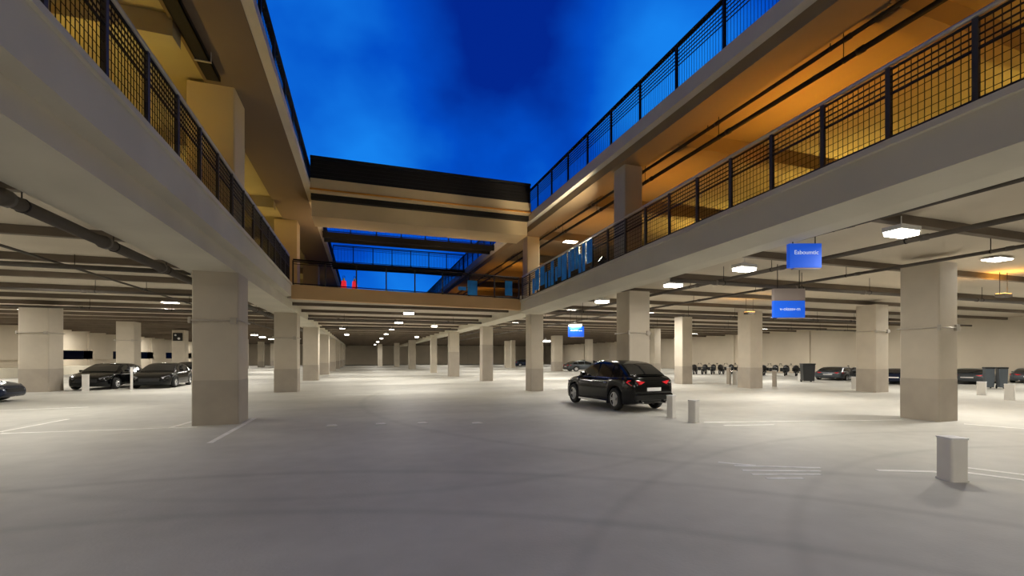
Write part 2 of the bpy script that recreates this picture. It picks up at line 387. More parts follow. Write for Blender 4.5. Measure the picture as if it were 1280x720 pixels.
blue_strips('railing_strips', 'blue strips along the right deck railing near the cross deck', [(6.9, 12.6, rt(12.6)), (6.9, 17.9, rt(17.9))], .06, .98, (-.02, 0, 0), None)
blue_strips('railing_strips', 'blue strips along the cross deck railing near its right end', [(4.0, DB+.02, 4.28), (4.9, DB+.02, 4.26)], .06, .7, (0, -1, 0), None)
blue_strips('railing_strips', 'small blue strip at the right corner of the cross deck railing', [(6.15, DB+.02, 4.24), (6.5, DB+.02, 4.23)], .06, .8, (0, -1, 0), None)

# ------------------------------------------------------------------ columns
def column(x, y, w, top, label, d=None, z0=0.0, band=1.05, m='conc', conduit=None, group=None):
    """x,y: centre; w across r, d along depth."""
    d = d or w
    if -2.8 < x < 6.5: top = min(top, 3.80)
    if 6.5 <= x < 8.4 and y > 19.3 and z0 == 0: top = 3.6
    t = empty('concrete_column', (x, y, z0)); tag(t, label, 'column', group, 'thing')
    bm = newbm(); cbox(bm, -w/2, w/2, -d/2, d/2, 0, top-z0, .025); obj('shaft', bm, M[m], t)
    if band:
        bm = newbm(); cbox(bm, -w/2-.006, w/2+.006, -d/2-.006, d/2+.006, 0.002, band, .025); obj('painted_base', bm, M['concbase'], t)
    if conduit:
        bm = newbm(); q = .035
        a = w/2+q; b = d/2+q
        pts = [(-a, -b), (a, -b), (a, b), (-a, b)]
        for i in range(4):
            p, r = pts[i], pts[(i+1) % 4]; tube(bm, (*p, conduit), (*r, conduit), .018, 6)
        obj('conduit', bm, M['pipel'], t, smooth=True)
        bm = newbm(); box(bm, -a-.03, -a+.03, -b-.02, -b+.05, conduit-.07, conduit+.07); obj('junction_box', bm, M['pipel'], t, bevel=.01)
        bm = newbm(); box(bm, a-.2, a-.06, -b-.03, -b+.03, conduit-.08, conduit+.08); obj('junction_box', bm, M['pipel'], t, bevel=.01)
    return t
# front-left row, under the left edge beam
lab = ['nearest grey concrete column on the left, under the left deck edge', 'second column back in the row under the left deck edge',
       'third column back in the row under the left deck edge', 'fourth column back in the row under the left deck edge']
for i, y in enumerate((12.65, 22.9, 33.3, 43.7, 54, 64.3, 74.6, 85)):
    column(-3.25, y, .95, 3.6, lab[i] if i < 4 else 'small distant column in the row under the left deck edge', conduit=2.45 if i < 2 else None, group='columns under the left deck edge')
# second left row
for (x, y, w, l) in ((-14.05, 26.6, 1.08, 'thick pale column on the far left beside the two parked black cars'),
                     (-14.9, 36.9, 1.0, 'pale column rising directly behind the two parked black cars'),
                     (-15.3, 47.2, .95, 'column with a dark box at its top, rightmost of the left bay')):
    column(x, y, w, 3.95, l, conduit=2.7 if y < 40 else None, group='columns of the left parking bay')
t = empty('junction_cabinet', (-15.3, 46.68, 3.0)); tag(t, 'dark electrical box fixed high on the third column of the left bay', 'electrical box')
bm = newbm(); box(bm, -.35, .35, -.12, 0, 0, .7); obj('cabinet_body', bm, M['dark'], t, bevel=.02)
bm = newbm(); tube(bm, (.1, -.14, .2), (.1, -.12, .2), .1, 10); tube(bm, (-.15, -.14, .5), (-.15, -.12, .5), .08, 10); obj('dial', bm, M['white'], t)
for y in (57.6, 68, 78.4, 88.5):
    column(-14.8, y, .8, 3.95, 'small far column seen between the two nearest left columns', band=.9, group='far columns of the left bay')
# right rows
column(13.78, 7.5, .72, 3.95, 'big column at the right with a conduit around its middle', d=.85, band=1.05, conduit=2.32)
column(9.42, 14.15, .86, 3.95, 'tall column rising directly behind the parked black car', conduit=2.45)
column(7.75, 19.75, .62, 3.6, 'column under the right corner of the tan cross deck', d=.72)
p = G(608, 476); column(p.x, p.y, .72, 3.6, 'slim column just left of the corner column, in the middle distance', band=2.4, group='columns beyond the cross deck')
p = G(567, 470.5); column(p.x, p.y, .80, 3.95, 'pale column with ribbed top in the middle distance', band=2.0, group='columns beyond the cross deck')
p = G(542, 466); column(p.x, p.y, .6, 3.95, 'thin pale column left of the ribbed-top column', band=None, group='columns beyond the cross deck')
for px, py, w in ((513, 460), (524, 459), (486, 458), (632, 458), (640, 459)) and ((515, 461, .9), (496, 458.5, .8), (634, 459.5, .7), (641, 460, .6), (475, 457.5, .8)):
    p = G(px, py); column(p.x, p.y, w, 3.95, 'tiny far column near the back wall beyond the cross deck', band=None, group='tiny columns near the back wall')
for px, py, w, l in ((1096, 490, .85, 'pale column between the big right column and the black cabinet'), (941.5, 485, .82, 'pale column in the right bay behind the two bollards'),
                     (857, 480, .72, 'pale column just right of the parked black car'), (821, 470, .62, 'white narrow column behind the right end of the black car'),
                     (737, 461, .8, 'small white column behind the roof of the black car'), (697, 464, 1.0, 'grey distant column right of the cross deck corner column')):
    p = G(px, py); column(p.x, p.y+.2, w, 3.95, l, conduit=2.75 if px == 1096 else None, group='columns of the right bay')
# level two columns
column(7.55, 11.6, .6, 7.2, 'second-level column standing behind the right deck railing', d=.62, z0=4.35, band=None)
column(7.6, 19.8, .62, 7.2, 'orange-lit second-level column at the right end of the cross deck', z0=4.2, band=None, m='beige')
for y, l in ((12.3, 'yellow-lit second-level column behind the left deck railing'), (22.9, 'orange-lit second-level column at the left end of the cross deck'), (33.3, 'second-level column beyond the left end of the cross deck')):
    column(-3.25, y, .95, 7.80, l, z0=4.47, band=None, m='beige', group='left second-level columns')
for x, y in ((-14, 12.5), (-14, 22.5), (-14, 37.5)):
    column(x, y, .9, 7.9, 'second-level column deep inside the left deck', z0=4.575, band=None, m='beige', group='inner second-level columns on the left')

# ------------------------------------------------------------------ pipes
def pipe(name, lab, a, b, r, m='pipe', cat='pipe', every=3.0, up=.5, group=None, joints=True):
    a, b = Vector(a), Vector(b); t = empty(name, a); tag(t, lab, cat, group)
    bm = newbm(); tube(bm, (0, 0, 0), b-a, r, 12); L = (b-a).length; d = (b-a)/L
    obj('pipe_run', bm, M[m], t, smooth=True)
    n = int(L/every)
    for k in range(n):
        p = d*(every*(k+.5))
        if joints:
            bm = newbm(); tube(bm, p-d*.06, p+d*.06, r*1.25, 12); obj('coupling', bm, M[m], t, smooth=True)
        bm = newbm(); q = p+d*.3; tube(bm, q+Vector((0, 0, -r)), q+Vector((0, 0, up)), .008, 5); tube(bm, q-d*.012, q+d*.012, r*1.12, 12); obj('hanger', bm, M['dark'], t)
    return t
pipe('drain_pipe', 'thick dark pipe along the inner side of the left edge beam', (-4.05, 1.5, 3.50), (-4.05, 60, 3.50), .085, up=.7, every=2.2)
pipe('sprinkler_pipe', 'thin pipe running away from view under the left ceiling', (-6.9, 4, 3.85), (-6.9, 50, 3.85), .03, up=.45, every=4)
pipe('sprinkler_pipe', 'nearest transverse pipe under the left ceiling', (-25, 13.3, 3.72), (-4.1, 13.3, 3.72), .06, up=.5)
pipe('sprinkler_pipe', 'second transverse pipe under the left ceiling', (-25, 18.1, 3.72), (-4.1, 18.1, 3.72), .045, up=.5)
pipe('sprinkler_pipe', 'third transverse pipe under the left ceiling', (-25, 24.3, 3.72), (-4.1, 24.3, 3.72), .05, up=.5)
pipe('sprinkler_pipe', 'thick pipe running away from view under the right ceiling', (10.0, 1, 3.84), (10.0, 60, 3.84), .05, up=.45)
pipe('sprinkler_pipe', 'thin pipe close to the right edge beam', (8.05, 1, 3.88), (8.05, 40, 3.86), .03, up=.35)
pipe('sprinkler_pipe', 'outer pipe running away from view under the right ceiling', (12.7, 1, 3.84), (12.7, 60, 3.84), .04, up=.42)
pipe('sprinkler_pipe', 'nearest transverse pipe under the right ceiling', (8.0, 10.2, 3.70), (39, 10.2, 3.70), .06, up=.5)
pipe('sprinkler_pipe', 'second transverse pipe under the right ceiling', (8.0, 18.8, 3.70), (39, 18.8, 3.70), .06, up=.5)
pipe('sprinkler_pipe', 'third transverse pipe under the right ceiling', (8.0, 25.4, 3.70), (39, 25.4, 3.70), .05, up=.5)
pipe('sprinkler_pipe', 'transverse pipe under the ceiling beyond the cross deck', (-2.7, 26, 3.62), (6.8, 26, 3.62), .06, up=.5)
pipe('sprinkler_pipe', 'farther transverse pipe under the ceiling beyond the cross deck', (-2.7, 33, 3.62), (6.8, 33, 3.62), .06, up=.5)
pipe('service_pipe', 'black pipe under the right upper soffit, with one big joint', (8.30, 1, 6.98), (8.30, 50, 6.98), .05, m='dark', up=.6)
pipe('service_pipe', 'black pipe along the inner side of the right upper edge beam', (7.97, 1, 7.12), (7.97, 50, 7.12), .04, m='dark', up=.1)
t = empty('cable_tray', (-3.05, 2, 7.60)); tag(t, 'black cable tray under the left upper soffit', 'cable tray')
bm = newbm(); box(bm, -.13, .13, 0, 9.3, 0, .02); box(bm, -.13, -.11, 0, 9.3, 0, .1); box(bm, .11, .13, 0, 9.3, 0, .1); obj('tray', bm, M['dark'], t)
bm = newbm()
for i in range(4): tube(bm, (-.07+i*.045, 0, .04), (-.07+i*.045, 9.3, .04), .018, 6)
obj('cable', bm, M['dark'], t)
for k in range(5):
    bm = newbm(); box(bm, -.15, .15, -.02, .02, -.02, 0); box(bm, -.15, -.135, -.02, .02, 0, .2); box(bm, .135, .15, -.02, .02, 0, .2); q = obj('bracket', bm, M['pipel'], t); q.location = (0, 1+k*1.9, 0)

# ------------------------------------------------------------------ ceiling lights
def fixture_proto():
    t = empty('ceiling_light', (0, 0, 0))
    bm = newbm(); box(bm, -.32, .32, -.2, .2, .05, .14); box(bm, -.06, .06, -.06, .06, .14, .2); tube(bm, (0, 0, .2), (0, 0, .36), .012, 6); obj('housing', bm, M['white'], t, bevel=.01)
    bm = newbm(); v0 = [(-.30, -.18), (.30, -.18), (.30, .18), (-.30, .18)]
    a = [bm.verts.new((x, y, .05)) for x, y in v0]; b = [bm.verts.new((x*.97, y*.95, -.03)) for x, y in v0]
    for i in range(4): bm.faces.new((a[i], a[(i+1) % 4], b[(i+1) % 4], b[i]))
    bm.faces.new(a); bm.faces.new(b); obj('lens', bm, M['lens'], t)
    return t
fx = None
WARM = (1, .95, .87)
def light(x, y, z, power, label, group, col=WARM, sc_=1.0):
    global fx
    if fx is None: fx = fixture_proto(); t = fx
    else: t = copy_tree(fx)
    t.location = (x, y, z); t.scale = (sc_, sc_, .28 if z > 4.1 else .9); tag(t, label, 'ceiling light', group)
    if power: lamp('AREA', (x, y, z-.06), power, col, .55, .35)
P0 = 235
for y, l in ((5.35, 'nearest lit ceiling light on the right, the biggest one'), (8.8, 'second lit ceiling light on the right, left of the upper blue sign'),
             (11.5, 'third lit ceiling light on the right, above the pale column top'), (15.8, 'fourth lit ceiling light on the right, left of the tall column')):
    light(9.1, y, 3.78, P0*(.26 if y < 8 else .34 if y != 11.5 else .13), l, 'lit ceiling lights beside the right deck edge', sc_=.8)
for y in (21.5, 27.5, 34, 42, 52, 64, 78):
    light(2.1, y, 3.62, P0*(.52 if y < 40 else .50), 'lit ceiling light in the middle row beyond the cross deck', 'ceiling lights beyond the cross deck', sc_=.75 if y < 30 else .55)
for x, y in ((-1.3, 34), (-1.3, 44), (4.6, 30), (5.4, 47)):
    light(x, y, 3.62, P0*.5, 'single small lit ceiling light beside the middle row beyond the cross deck', 'small side lights beyond the cross deck', sc_=.6)
for px, Z in ((318, 47), (328, 52), (339, 58)):
    light(ray(px)[0]*Z, ray(px)[1]*Z, 3.86, 90, 'lit ceiling light seen between the two nearest left columns', 'three lights between the left columns')
for x in (-8.5, -17.0, -23.5):  # unseen lights added to brighten the left bay
    for y in (1, 10, 16, 25, 31, 40, 52, 67, 82):
        light(x, y, 4.13, P0*(.40 if y < 5 and x > -10 else .6 if y < 11 else .85), 'added ceiling light hidden between the joists of the left bay', 'added ceiling lights of the left bay')
for x in (15.6, 25.2, 34.5):  # unseen lights added to brighten the right bay
    for y in (-2, 7, 13, 22, 31, 40, 49, 61, 79):
        light(x, y, 4.11, P0*(.6 if y < 0 else 1.0), 'added ceiling light hidden between the joists of the right bay', 'added ceiling lights of the right bay')
for y in (22, 31, 40, 52, 67, 82):  # another unseen row, added to light the bay past the car
    light(10.8, y, 4.11, P0*.75, 'added ceiling light hidden in the right bay behind the car', 'added ceiling lights behind the car')
for x in (-1.8, 2.0, 5.4):  # unseen fill lights added for the foreground and camera-facing surfaces
    light(x, -7.0, 3.80, P0*1.5, 'added fill light behind the viewpoint', 'added fill lights behind the viewpoint')
# lamp on level two
light(9.4, 19.3, 7.05, 130, 'lit lamp under the second-level ceiling above the blue strips', None)
# sodium floodlights standing on the decks, shining up
def flood(x, y, z, power, col, label, group):
    t = empty('floodlight', (x, y, z)); tag(t, label, 'floodlight', group)
    bm = newbm(); box(bm, -.25, .25, -.15, .15, .06, .22); obj('housing', bm, M['dark'], t, bevel=.01)
    bm = newbm(); box(bm, -.22, .22, -.12, .12, .22, .235); obj('lens', bm, M['lenso'], t)
    bm = newbm(); box(bm, -.28, -.26, -.03, .03, 0, .16); box(bm, .26, .28, -.03, .03, 0, .16); box(bm, -.28, .28, -.05, .05, 0, .015); obj('bracket', bm, M['dark'], t)
    lamp('AREA', (x, y, z+.26), power, col, .4, .25, up=True, spread=2.2)
OR = (1, .45, .05); YE = (1, .74, .16)
for y, pw in ((2.5, 60), (7.6, 75), (12.6, 45), (17.4, 30), (27, 50), (37, 50)):
    flood(9.6, y, 4.56, pw, OR, 'sodium floodlight on the right second-level deck', 'floodlights on the right deck')
for x, y, pw in ((-9.6, 2.0, 200), (-9.6, 7.5, 190), (-9.6, 13, 120), (-4.6, 10.4, 18), (-6.0, 17, 30), (-5.4, 20.8, 30), (-6.6, 27, 50), (-6.6, 37, 50)):  # the weak one by the column is added to brighten that column
    flood(x, y, 4.58, pw, YE, 'yellow floodlight on the left second-level deck', 'floodlights on the left deck')
for y in (4.5, 10, 16):  # second row added to brighten the ceiling seen through the railing
    flood(14.5, y, 4.56, 120, YE, 'added yellow floodlight deep on the right second-level deck', 'added inner floodlights on the right deck')
for x in (-.5, 4.5):  # added to brighten the beige bridge and soffits above
    flood(x, 22.3, 4.385, 60, (1, .72, .38), 'added floodlight on the cross deck, brightening the upper bridges', 'added floodlights on the cross deck')
def facelight(x, y, z, rz, label, power):  # added lamp, out of sight, to brighten the bridge face
    t = empty('added_tilted_floodlight', (x, y, z), rz); tag(t, label, 'floodlight', None)
    bm = newbm(); box(bm, -.22, .22, -.08, .08, -.12, .12); o = obj('housing', bm, M['dark'], t, bevel=.01); o.location = (0, 0, .32); o.rotation_euler = (.7, 0, 0)
    bm = newbm(); box(bm, -.19, .19, .08, .09, -.09, .09); o = obj('lens', bm, M['lens'], t); o.location = (0, 0, .32); o.rotation_euler = (.7, 0, 0)
    bm = newbm(); box(bm, -.26, -.24, -.03, .03, 0, .34); box(bm, .24, .26, -.03, .03, 0, .34); box(bm, -.26, .26, -.05, .05, 0, .02); obj('bracket', bm, M['dark'], t)
    l = lamp('AREA', (0, .12, .42), power, (1, .84, .60), .35, .2, parent=t, spread=1.9); l.rotation_euler = (PI/2+.62, 0, 0)
facelight(7.45, 12.9, 4.38, 1.0, 'added tilted floodlight hidden behind the right deck railing, aimed at the beige cross bridge', 190)
def uplight(x, y, power, label):  # made-up lamps standing in for orange light spilling onto the ceiling
    t = empty('added_uplight', (x, y, 3.42)); tag(t, label, 'uplight')
    bm = newbm(); box(bm, -.2, .2, -.12, .12, 0, .10); obj('housing', bm, M['pipe'], t, bevel=.01)
    bm = newbm(); box(bm, -.18, .18, -.1, .1, .10, .11); obj('lens', bm, M['lenso'], t)
    bm = newbm(); tube(bm, (-.19, 0, .1), (-.19, 0, .78), .008, 5); obj('hanger', bm, M['dark'], t)
    bm = newbm(); tube(bm, (.19, 0, .1), (.19, 0, .78), .008, 5); obj('hanger', bm, M['dark'], t)
    lamp('AREA', (x, y, 3.56), power, OR, .3, .2, up=True)
uplight(15.8, 15.0, 22, 'added orange uplight under the ceiling behind the lower blue sign')
uplight(18.6, 8.2, 22, 'added orange uplight under the ceiling right of the big right column')

# ------------------------------------------------------------------ signs
def text(s, size, loc, rz, parent, name='lettering'):
    cu = bpy.data.curves.new(name, 'FONT'); cu.body = s; cu.size = size; cu.align_x = 'CENTER'; cu.align_y = 'CENTER'; cu.extrude = .002
    o = bpy.data.objects.new(name, cu); C.objects.link(o); dg = bpy.context.evaluated_depsgraph_get()
    me = bpy.data.meshes.new_from_object(o.evaluated_get(dg)); bpy.data.objects.remove(o)
    me.materials.clear(); me.materials.append(M['signtxt'])
    o = bpy.data.objects.new(name, me); C.objects.link(o); o.parent = parent; o.location = loc; o.rotation_euler = (PI/2, 0, rz); return o
def sign(px0, px1, py0, py1, Z, label, word, fs, top=0, sub=None):
    a, b = ray((px0+px1)/2); x, y = a*Z, b*Z
    w_ = (px1-px0)/F*Z; z1 = CH+(HY-py0)/F*Z; z0 = CH+(HY-py1)/F*Z; h = z1-z0
    t = empty('hanging_sign', (x, y, z0), -YAW); tag(t, label, 'sign', None)
    bh = h*(1-top)
    bm = newbm(); box(bm, -w_/2, w_/2, -.05, .05, 0, bh); obj('sign_panel', bm, M['sign'], t, bevel=.006)
    if top:
        bm = newbm(); box(bm, -w_/2, w_/2, -.06, .06, bh, h); obj('sign_housing', bm, M['signtop'], t, bevel=.008)
    for s in (-1, 1):
        bm = newbm(); tube(bm, (s*w_*.35, 0, h), (s*w_*.35, 0, max(h+.05, 4.2-z0)), .01, 6); obj('hanger', bm, M['dark'], t)
    bm = newbm(); box(bm, -w_/2*.7, w_/2*.9, -.05, .05, -.03, -.004); obj('bottom_trim', bm, M['signtop'], t)
    text(word, fs*w_, (0.02*w_, -.053, bh*(.62 if not top else .5)), 0, t)
    if sub: text(sub, fs*w_*.5, (-w_*.15, -.053, bh*.12), 0, t)
    return t
sign(985, 1025, 305, 335, 8.6, 'upper blue hanging sign with white lettering, near the biggest lit light', 'Eaboumtic', .18)
sign(966, 1005, 361, 397, 12.5, 'lower blue hanging sign with small white lettering under a grey box', 'v-oiassv-m', .155, top=.42)
sign(710, 730, 408, 421, 23.5, 'small blue sign under a white lamp behind the corner column', '~~--', .42, top=0)
light(*[ray(719)[i]*23.5 for i in (0, 1)], 3.22, 25, 'white lamp directly above the small blue sign', None)
light(*[ray(682)[i]*33 for i in (0, 1)], 2.72, 25, 'white lamp just right of the cross deck corner column', None)

# red lanterns on the cross deck
for px, l in ((429, 'left one of two small red lanterns at the cross deck railing'), (443, 'right one of two small red lanterns at the cross deck railing')):
    Z = 17.7; a, _ = ray(px); x = (px-452)*cy_*Z/F
    t = empty('warning_lantern', (x, DB+.25, 4.40)); tag(t, l, 'lantern', 'red lanterns on the cross deck')
    bm = newbm(); tube(bm, (0, 0, .0), (0, 0, .3), .11, 12, .09); obj('red_body', bm, M['red'], t, smooth=False)
    bm = newbm(); tube(bm, (0, 0, .3), (0, 0, .42), .06, 10, .03); obj('cap', bm, M['white'], t)
    bm = newbm(); tube(bm, (-.04, 0, .42), (-.04, 0, .5), .008, 6); tube(bm, (.04, 0, .42), (.04, 0, .5), .008, 6); tube(bm, (-.04, 0, .5), (.04, 0, .5), .008, 6); obj('handle', bm, M['dark'], t)

# ------------------------------------------------------------------ bollards
def bollard(px, py, ptop, pw, label, rot=0.35, m='boll', group='white bollards'):
    p = G(px, py); Z = CH*F/(py-HY); h = (py-ptop)/F*Z; w_ = pw/F*Z/1.22
    t = empty('bollard', (p.x, p.y, 0), rot); tag(t, label, 'bollard', group)
    bm = newbm(); c = w_*.08; cbox(bm, -w_/2, w_/2, -w_/2, w_/2, 0.0, h-.02, c); obj('post_body', bm, M[m], t, bevel=.006)
    bm = newbm(); cbox(bm, -w_/2-.008, w_/2+.008, -w_/2-.008, w_/2+.008, h-.02, h, c); obj('cap', bm, M['white'], t)
    bm = newbm(); cbox(bm, -w_/2-.01, w_/2+.01, -w_/2-.01, w_/2+.01, 0.0, .025, c); obj('base_plate', bm, M['boll'], t)
bollard(1190, 600, 546, 26, 'largest white bollard in the foreground at the right', rot=-.3)
bollard(867, 528, 500, 12, 'white bollard in the middle, a step right of the car')
bollard(839, 522, 494, 10, 'white bollard touching the view of the car rear bumper')
bollard(1227, 494, 477, 10, 'left one of the two distant bollards right of the big column')
bollard(1262, 500, 480, 11, 'right one of the two distant bollards right of the big column')
bollard(968, 484, 463, 5, 'slim post standing alone right of the pale bay column', m='concbase')
bollard(911, 481, 459, 5, 'slim post left of the pale bay column', m='concbase')
bollard(920, 481, 464, 7, 'white post between the slim post and the pale bay column')
bollard(1069, 486, 471, 8, 'white bollard immediately left of the small pale column', )
bollard(1000, 477, 468, 5, 'small bollard left of the black cabinet')
bollard(107, 489, 468, 8, 'white bollard in front of the left parked black car')
bollard(164.5, 488, 459, 3, 'thin white post between the two parked black cars')

# ------------------------------------------------------------------ cars
def interp(tab, x):
    if x <= tab[0][0]: return tab[0][1]
    for (a, b), (c, d) in zip(tab, tab[1:]):
        if x <= c:
            t = (x-a)/(c-a); return b+(d-b)*t
    return tab[-1][1]
CAR = {}
def car_proto(paint):
    """a hatch-tailed saloon, nose to +y, rear wheels at y=0; origin between rear wheels."""
    t = empty('parked_car')
    WB = 2.6; RW = .33; YR, YFr = -.88, 3.50
    hw = .885
    top = [(-.88, .62), (-.84, .94), (-.60, 1.02), (-.2, 1.0), (.5, .96), (1.6, .93), (2.35, .93), (2.7, .90), (3.1, .80), (3.35, .70), (3.47, .55), (3.5, .45)]
    bot0 = [(-.88, .42), (-.8, .28), (-.5, .2), (0, .18), (3.1, .17), (3.4, .22), (3.5, .36)]
    wid = [(-.88, .70), (-.8, .80), (-.55, .86), (0, hw), (2.2, hw), (2.9, .85), (3.25, .77), (3.45, .60), (3.5, .5)]
    RA = .385
    def bot(y):
        b = interp(bot0, y)
        for c in (0, WB):
            if abs(y-c) < RA: b = max(b, RW+math.sqrt(RA**2-(y-c)**2)-.02)
        return b
    ys = [YR, -.86, -.82, -.75, -.65, -.5, -.42]
    for c in (0, WB):
        ys += [c+RA*math.cos(a) for a in [PI-PI*i/16 for i in range(17)]] + [c-RA-.002, c+RA+.002]
    ys += [.6, .9, 1.2, 1.5, 1.8, 2.0, 3.1, 3.2, 3.3, 3.38, 3.44, 3.48, YFr]
    ys = sorted(set(round(y, 4) for y in ys))
    bm = newbm(); rings = []
    for y in ys:
        b, tp, wd = bot(y), interp(top, y), interp(wid, y)
        prof = [(0, b), (wd*.86, b), (wd*.97, b+.02), (wd, max(b+.03, lerp(b, tp, .25))), (wd*1.005, max(b+.04, lerp(b, tp, .55))), (wd*.985, lerp(b, tp, .80)), (wd*.945, lerp(b, tp, .93)), (wd*.86, tp), (wd*.5, tp+.012), (0, tp+.018)]
        rings.append([bm.verts.new((x, y, z)) for x, z in prof]+[bm.verts.new((-x, y, z)) for x, z in prof[-2:0:-1]])
    n = len(rings[0])
    for A, B in zip(rings, rings[1:]):
        for i in range(n): bm.faces.new((A[i], A[(i+1) % n], B[(i+1) % n], B[i]))
    bm.faces.new(rings[0]); bm.faces.new(rings[-1][::-1])
    obj('body', bm, M[paint], t, smooth=True)
    # cabin
    roof = [(-.62, 1.0), (-.42, 1.14), (-.05, 1.34), (.35, 1.43), (.9, 1.455), (1.35, 1.43), (1.75, 1.30), (2.15, 1.10), (2.45, .93)]
    def cab(y, k, off=0.0):      # k 0 base ..1 roof edge
        zt = interp(roof, y); zb = .92; wd = interp(wid, y)
        zz = lerp(zb, zt-.05, k); x = lerp(wd*.93, wd*.93-.20*max(0, (zt-zb))/.53, k)
        return (x+off, y, zz)
    cy = [-.62, -.5, -.42, -.2, -.05, .15, .35, .6, .9, 1.15, 1.35, 1.55, 1.75, 1.95, 2.15, 2.3, 2.45]
    bm = newbm(); rings = []
    for y in cy:
        zt = interp(roof, y); pts = [cab(y, 0), cab(y, .5), cab(y, 1)]
        xe = pts[2][0]; pts += [(xe-.06, y, zt-.015), (xe*.6, y, zt+.005), (0, y, zt+.012)]
        rings.append([bm.verts.new(p) for p in pts]+[bm.verts.new((-p[0], p[1], p[2])) for p in pts[-2::-1]])
    n = len(rings[0])
    for A, B in zip(rings, rings[1:]):
        for i in range(n-1): bm.faces.new((A[i], A[i+1], B[i+1], B[i]))
    obj('cabin', bm, M[paint], t, smooth=True)
    # glass
    for s in (-1, 1):
        for y0, y1 in ((-.28, .22), (.28, 1.03), (1.11, 1.92)):
            bm = newbm(); N = 6; A = []; B = []
            for i in range(N+1):
                y = lerp(y0, y1, i/N); k = .90
                p = cab(y, .10, .008); q_ = cab(y, k, .008)
                A.append(bm.verts.new((s*p[0], p[1], p[2]))); B.append(bm.verts.new((s*q_[0], q_[1], q_[2])))
            for i in range(N): bm.faces.new((A[i], A[i+1], B[i+1], B[i]))
            obj('side_window', bm, M['glass'], t, smooth=True)
        bm = newbm()
        pp = [cab(lerp(-.3, 1.95, i/10), .04, .012) for i in range(11)]
        for a, b in zip(pp, pp[1:]): tube(bm, (s*a[0], a[1], a[2]), (s*b[0], b[1], b[2]), .008, 4)
        obj('chrome_strip', bm, M['chrome'], t)
    def slopeglass(name, ya, yb, k=.80):
        bm = newbm(); N = 6; prev = None
        for i in range(N+1):
            y = lerp(ya, yb, i/N); zt = interp(roof, y); w0 = (cab(y, 1)[0]-.07)*.98
            sg = -1 if yb < .8 else 1
            row = [bm.verts.new((x*w0, y+sg*.012, zt+lz+.012)) for x, lz in ((-1, -.012), (-.6, .008), (0, .014), (.6, .008), (1, -.012))]
            if prev:
                for j in range(4): bm.faces.new((prev[j], prev[j+1], row[j+1], row[j]))
            prev = row
        obj(name, bm, M['glass'], t, smooth=True)
    slopeglass('rear_window', -.56, .18); slopeglass('windshield', 1.42, 2.36)
    # wheels
    def wheel(x, y, s):
        W = empty('wheel', (x, y, RW)); W.parent = t
        bm = newbm(); prof = [(.21, -.1), (.30, -.1), (.325, -.07), (RW, 0), (.325, .07), (.30, .1), (.21, .1)]
        seg = 28; rg = []
        for i in range(seg):
            a = 2*PI*i/seg; rg.append([bm.verts.new((o_, r*math.cos(a), r*math.sin(a))) for r, o_ in prof])
        for i in range(seg):
            A, B = rg[i], rg[(i+1) % seg]
            for j in range(len(prof)): bm.faces.new((A[j], A[(j+1) % len(prof)], B[(j+1) % len(prof)], B[j]))
        obj('tyre', bm, M['tyre'], W, smooth=True)
        bm = newbm(); tube(bm, (-.08*s, 0, 0), (.02*s, 0, 0), .205, 28); tube(bm, (.02*s, 0, 0), (.085*s, 0, 0), .05, 12)
        for i in range(5):
            for dd in (-.12, .12):
                a = 2*PI*i/5+dd; tube(bm, (.075*s, 0, 0), (.07*s, .215*math.cos(a), .215*math.sin(a)), .018, 5)
        rr = []
        for i in range(28):
            a = 2*PI*i/28; a2 = 2*PI*(i+1)/28
            tube(bm, (.085*s, .215*math.cos(a), .215*math.sin(a)), (.085*s, .215*math.cos(a2), .215*math.sin(a2)), .014, 5)
        obj('rim', bm, M['rim'], W)
    for y in (0, WB):
        for s in (-1, 1): wheel(s*.79, y, s)
    bm = newbm(); box(bm, -.70, .70, -.35, .35, .2, .72); box(bm, -.70, .70, WB-.35, WB+.35, .2, .70); box(bm, -.8, .8, .42, WB-.42, .17, .3); obj('underbody', bm, M['tyre'], t)
    # lamps, plate, bumper, mirror, handle
    for s in (-1, 1):
        bm = newbm()
        P_ = [(s*.36, -.895, .86), (s*.62, -.868, .90), (s*.845, -.70, .90), (s*.86, -.62, .84), (s*.80, -.80, .76), (s*.50, -.892, .79)]
        v = [bm.verts.new(p) for p in P_]; c_ = [bm.verts.new((p[0]*.97, p[1]+.06, p[2])) for p in P_]
        bm.faces.new(v); bm.faces.new(c_[::-1])
        for i in range(6): bm.faces.new((v[i], c_[i], c_[(i+1) % 6], v[(i+1) % 6]))
        obj('tail_light', bm, M['tail'], t)
        bm = newbm()
        P_ = [(s*.48, 3.43, .66), (s*.76, 3.21, .76), (s*.80, 3.12, .70), (s*.70, 3.34, .58), (s*.52, 3.47, .58)]
        v = [bm.verts.new(p) for p in P_]; c_ = [bm.verts.new((p[0]*.96, p[1]-.08, p[2])) for p in P_]
        bm.faces.new(v); bm.faces.new(c_[::-1])
        for i in range(5): bm.faces.new((v[i], c_[i], c_[(i+1) % 5], v[(i+1) % 5]))
        obj('headlight', bm, M['headl'], t)
        bm = newbm(); box(bm, min(s*.86, s*1.02), max(s*.86, s*1.02), 1.78, 1.90, .96, 1.08); obj('side_mirror', bm, M[paint], t, bevel=.03)
        for y in (.42, 1.25):
            bm = newbm(); tube(bm, (s*.895, y, .80), (s*.895, y+.16, .80), .013, 6); obj('door_handle', bm, M['chrome'], t)
        bm = newbm(); box(bm, min(s*.78, s*.90), max(s*.78, s*.90), .42, WB-.42, .19, .25); obj('sill_strip', bm, M['chrome'], t)
    bm = newbm(); box(bm, -.27, .27, -.905, -.885, .60, .70); obj('number_plate', bm, M['plate'], t)
    bm = newbm(); box(bm, -.74, .74, -.93, -.70, .34, .54); obj('rear_bumper', bm, M[paint], t, bevel=.05)
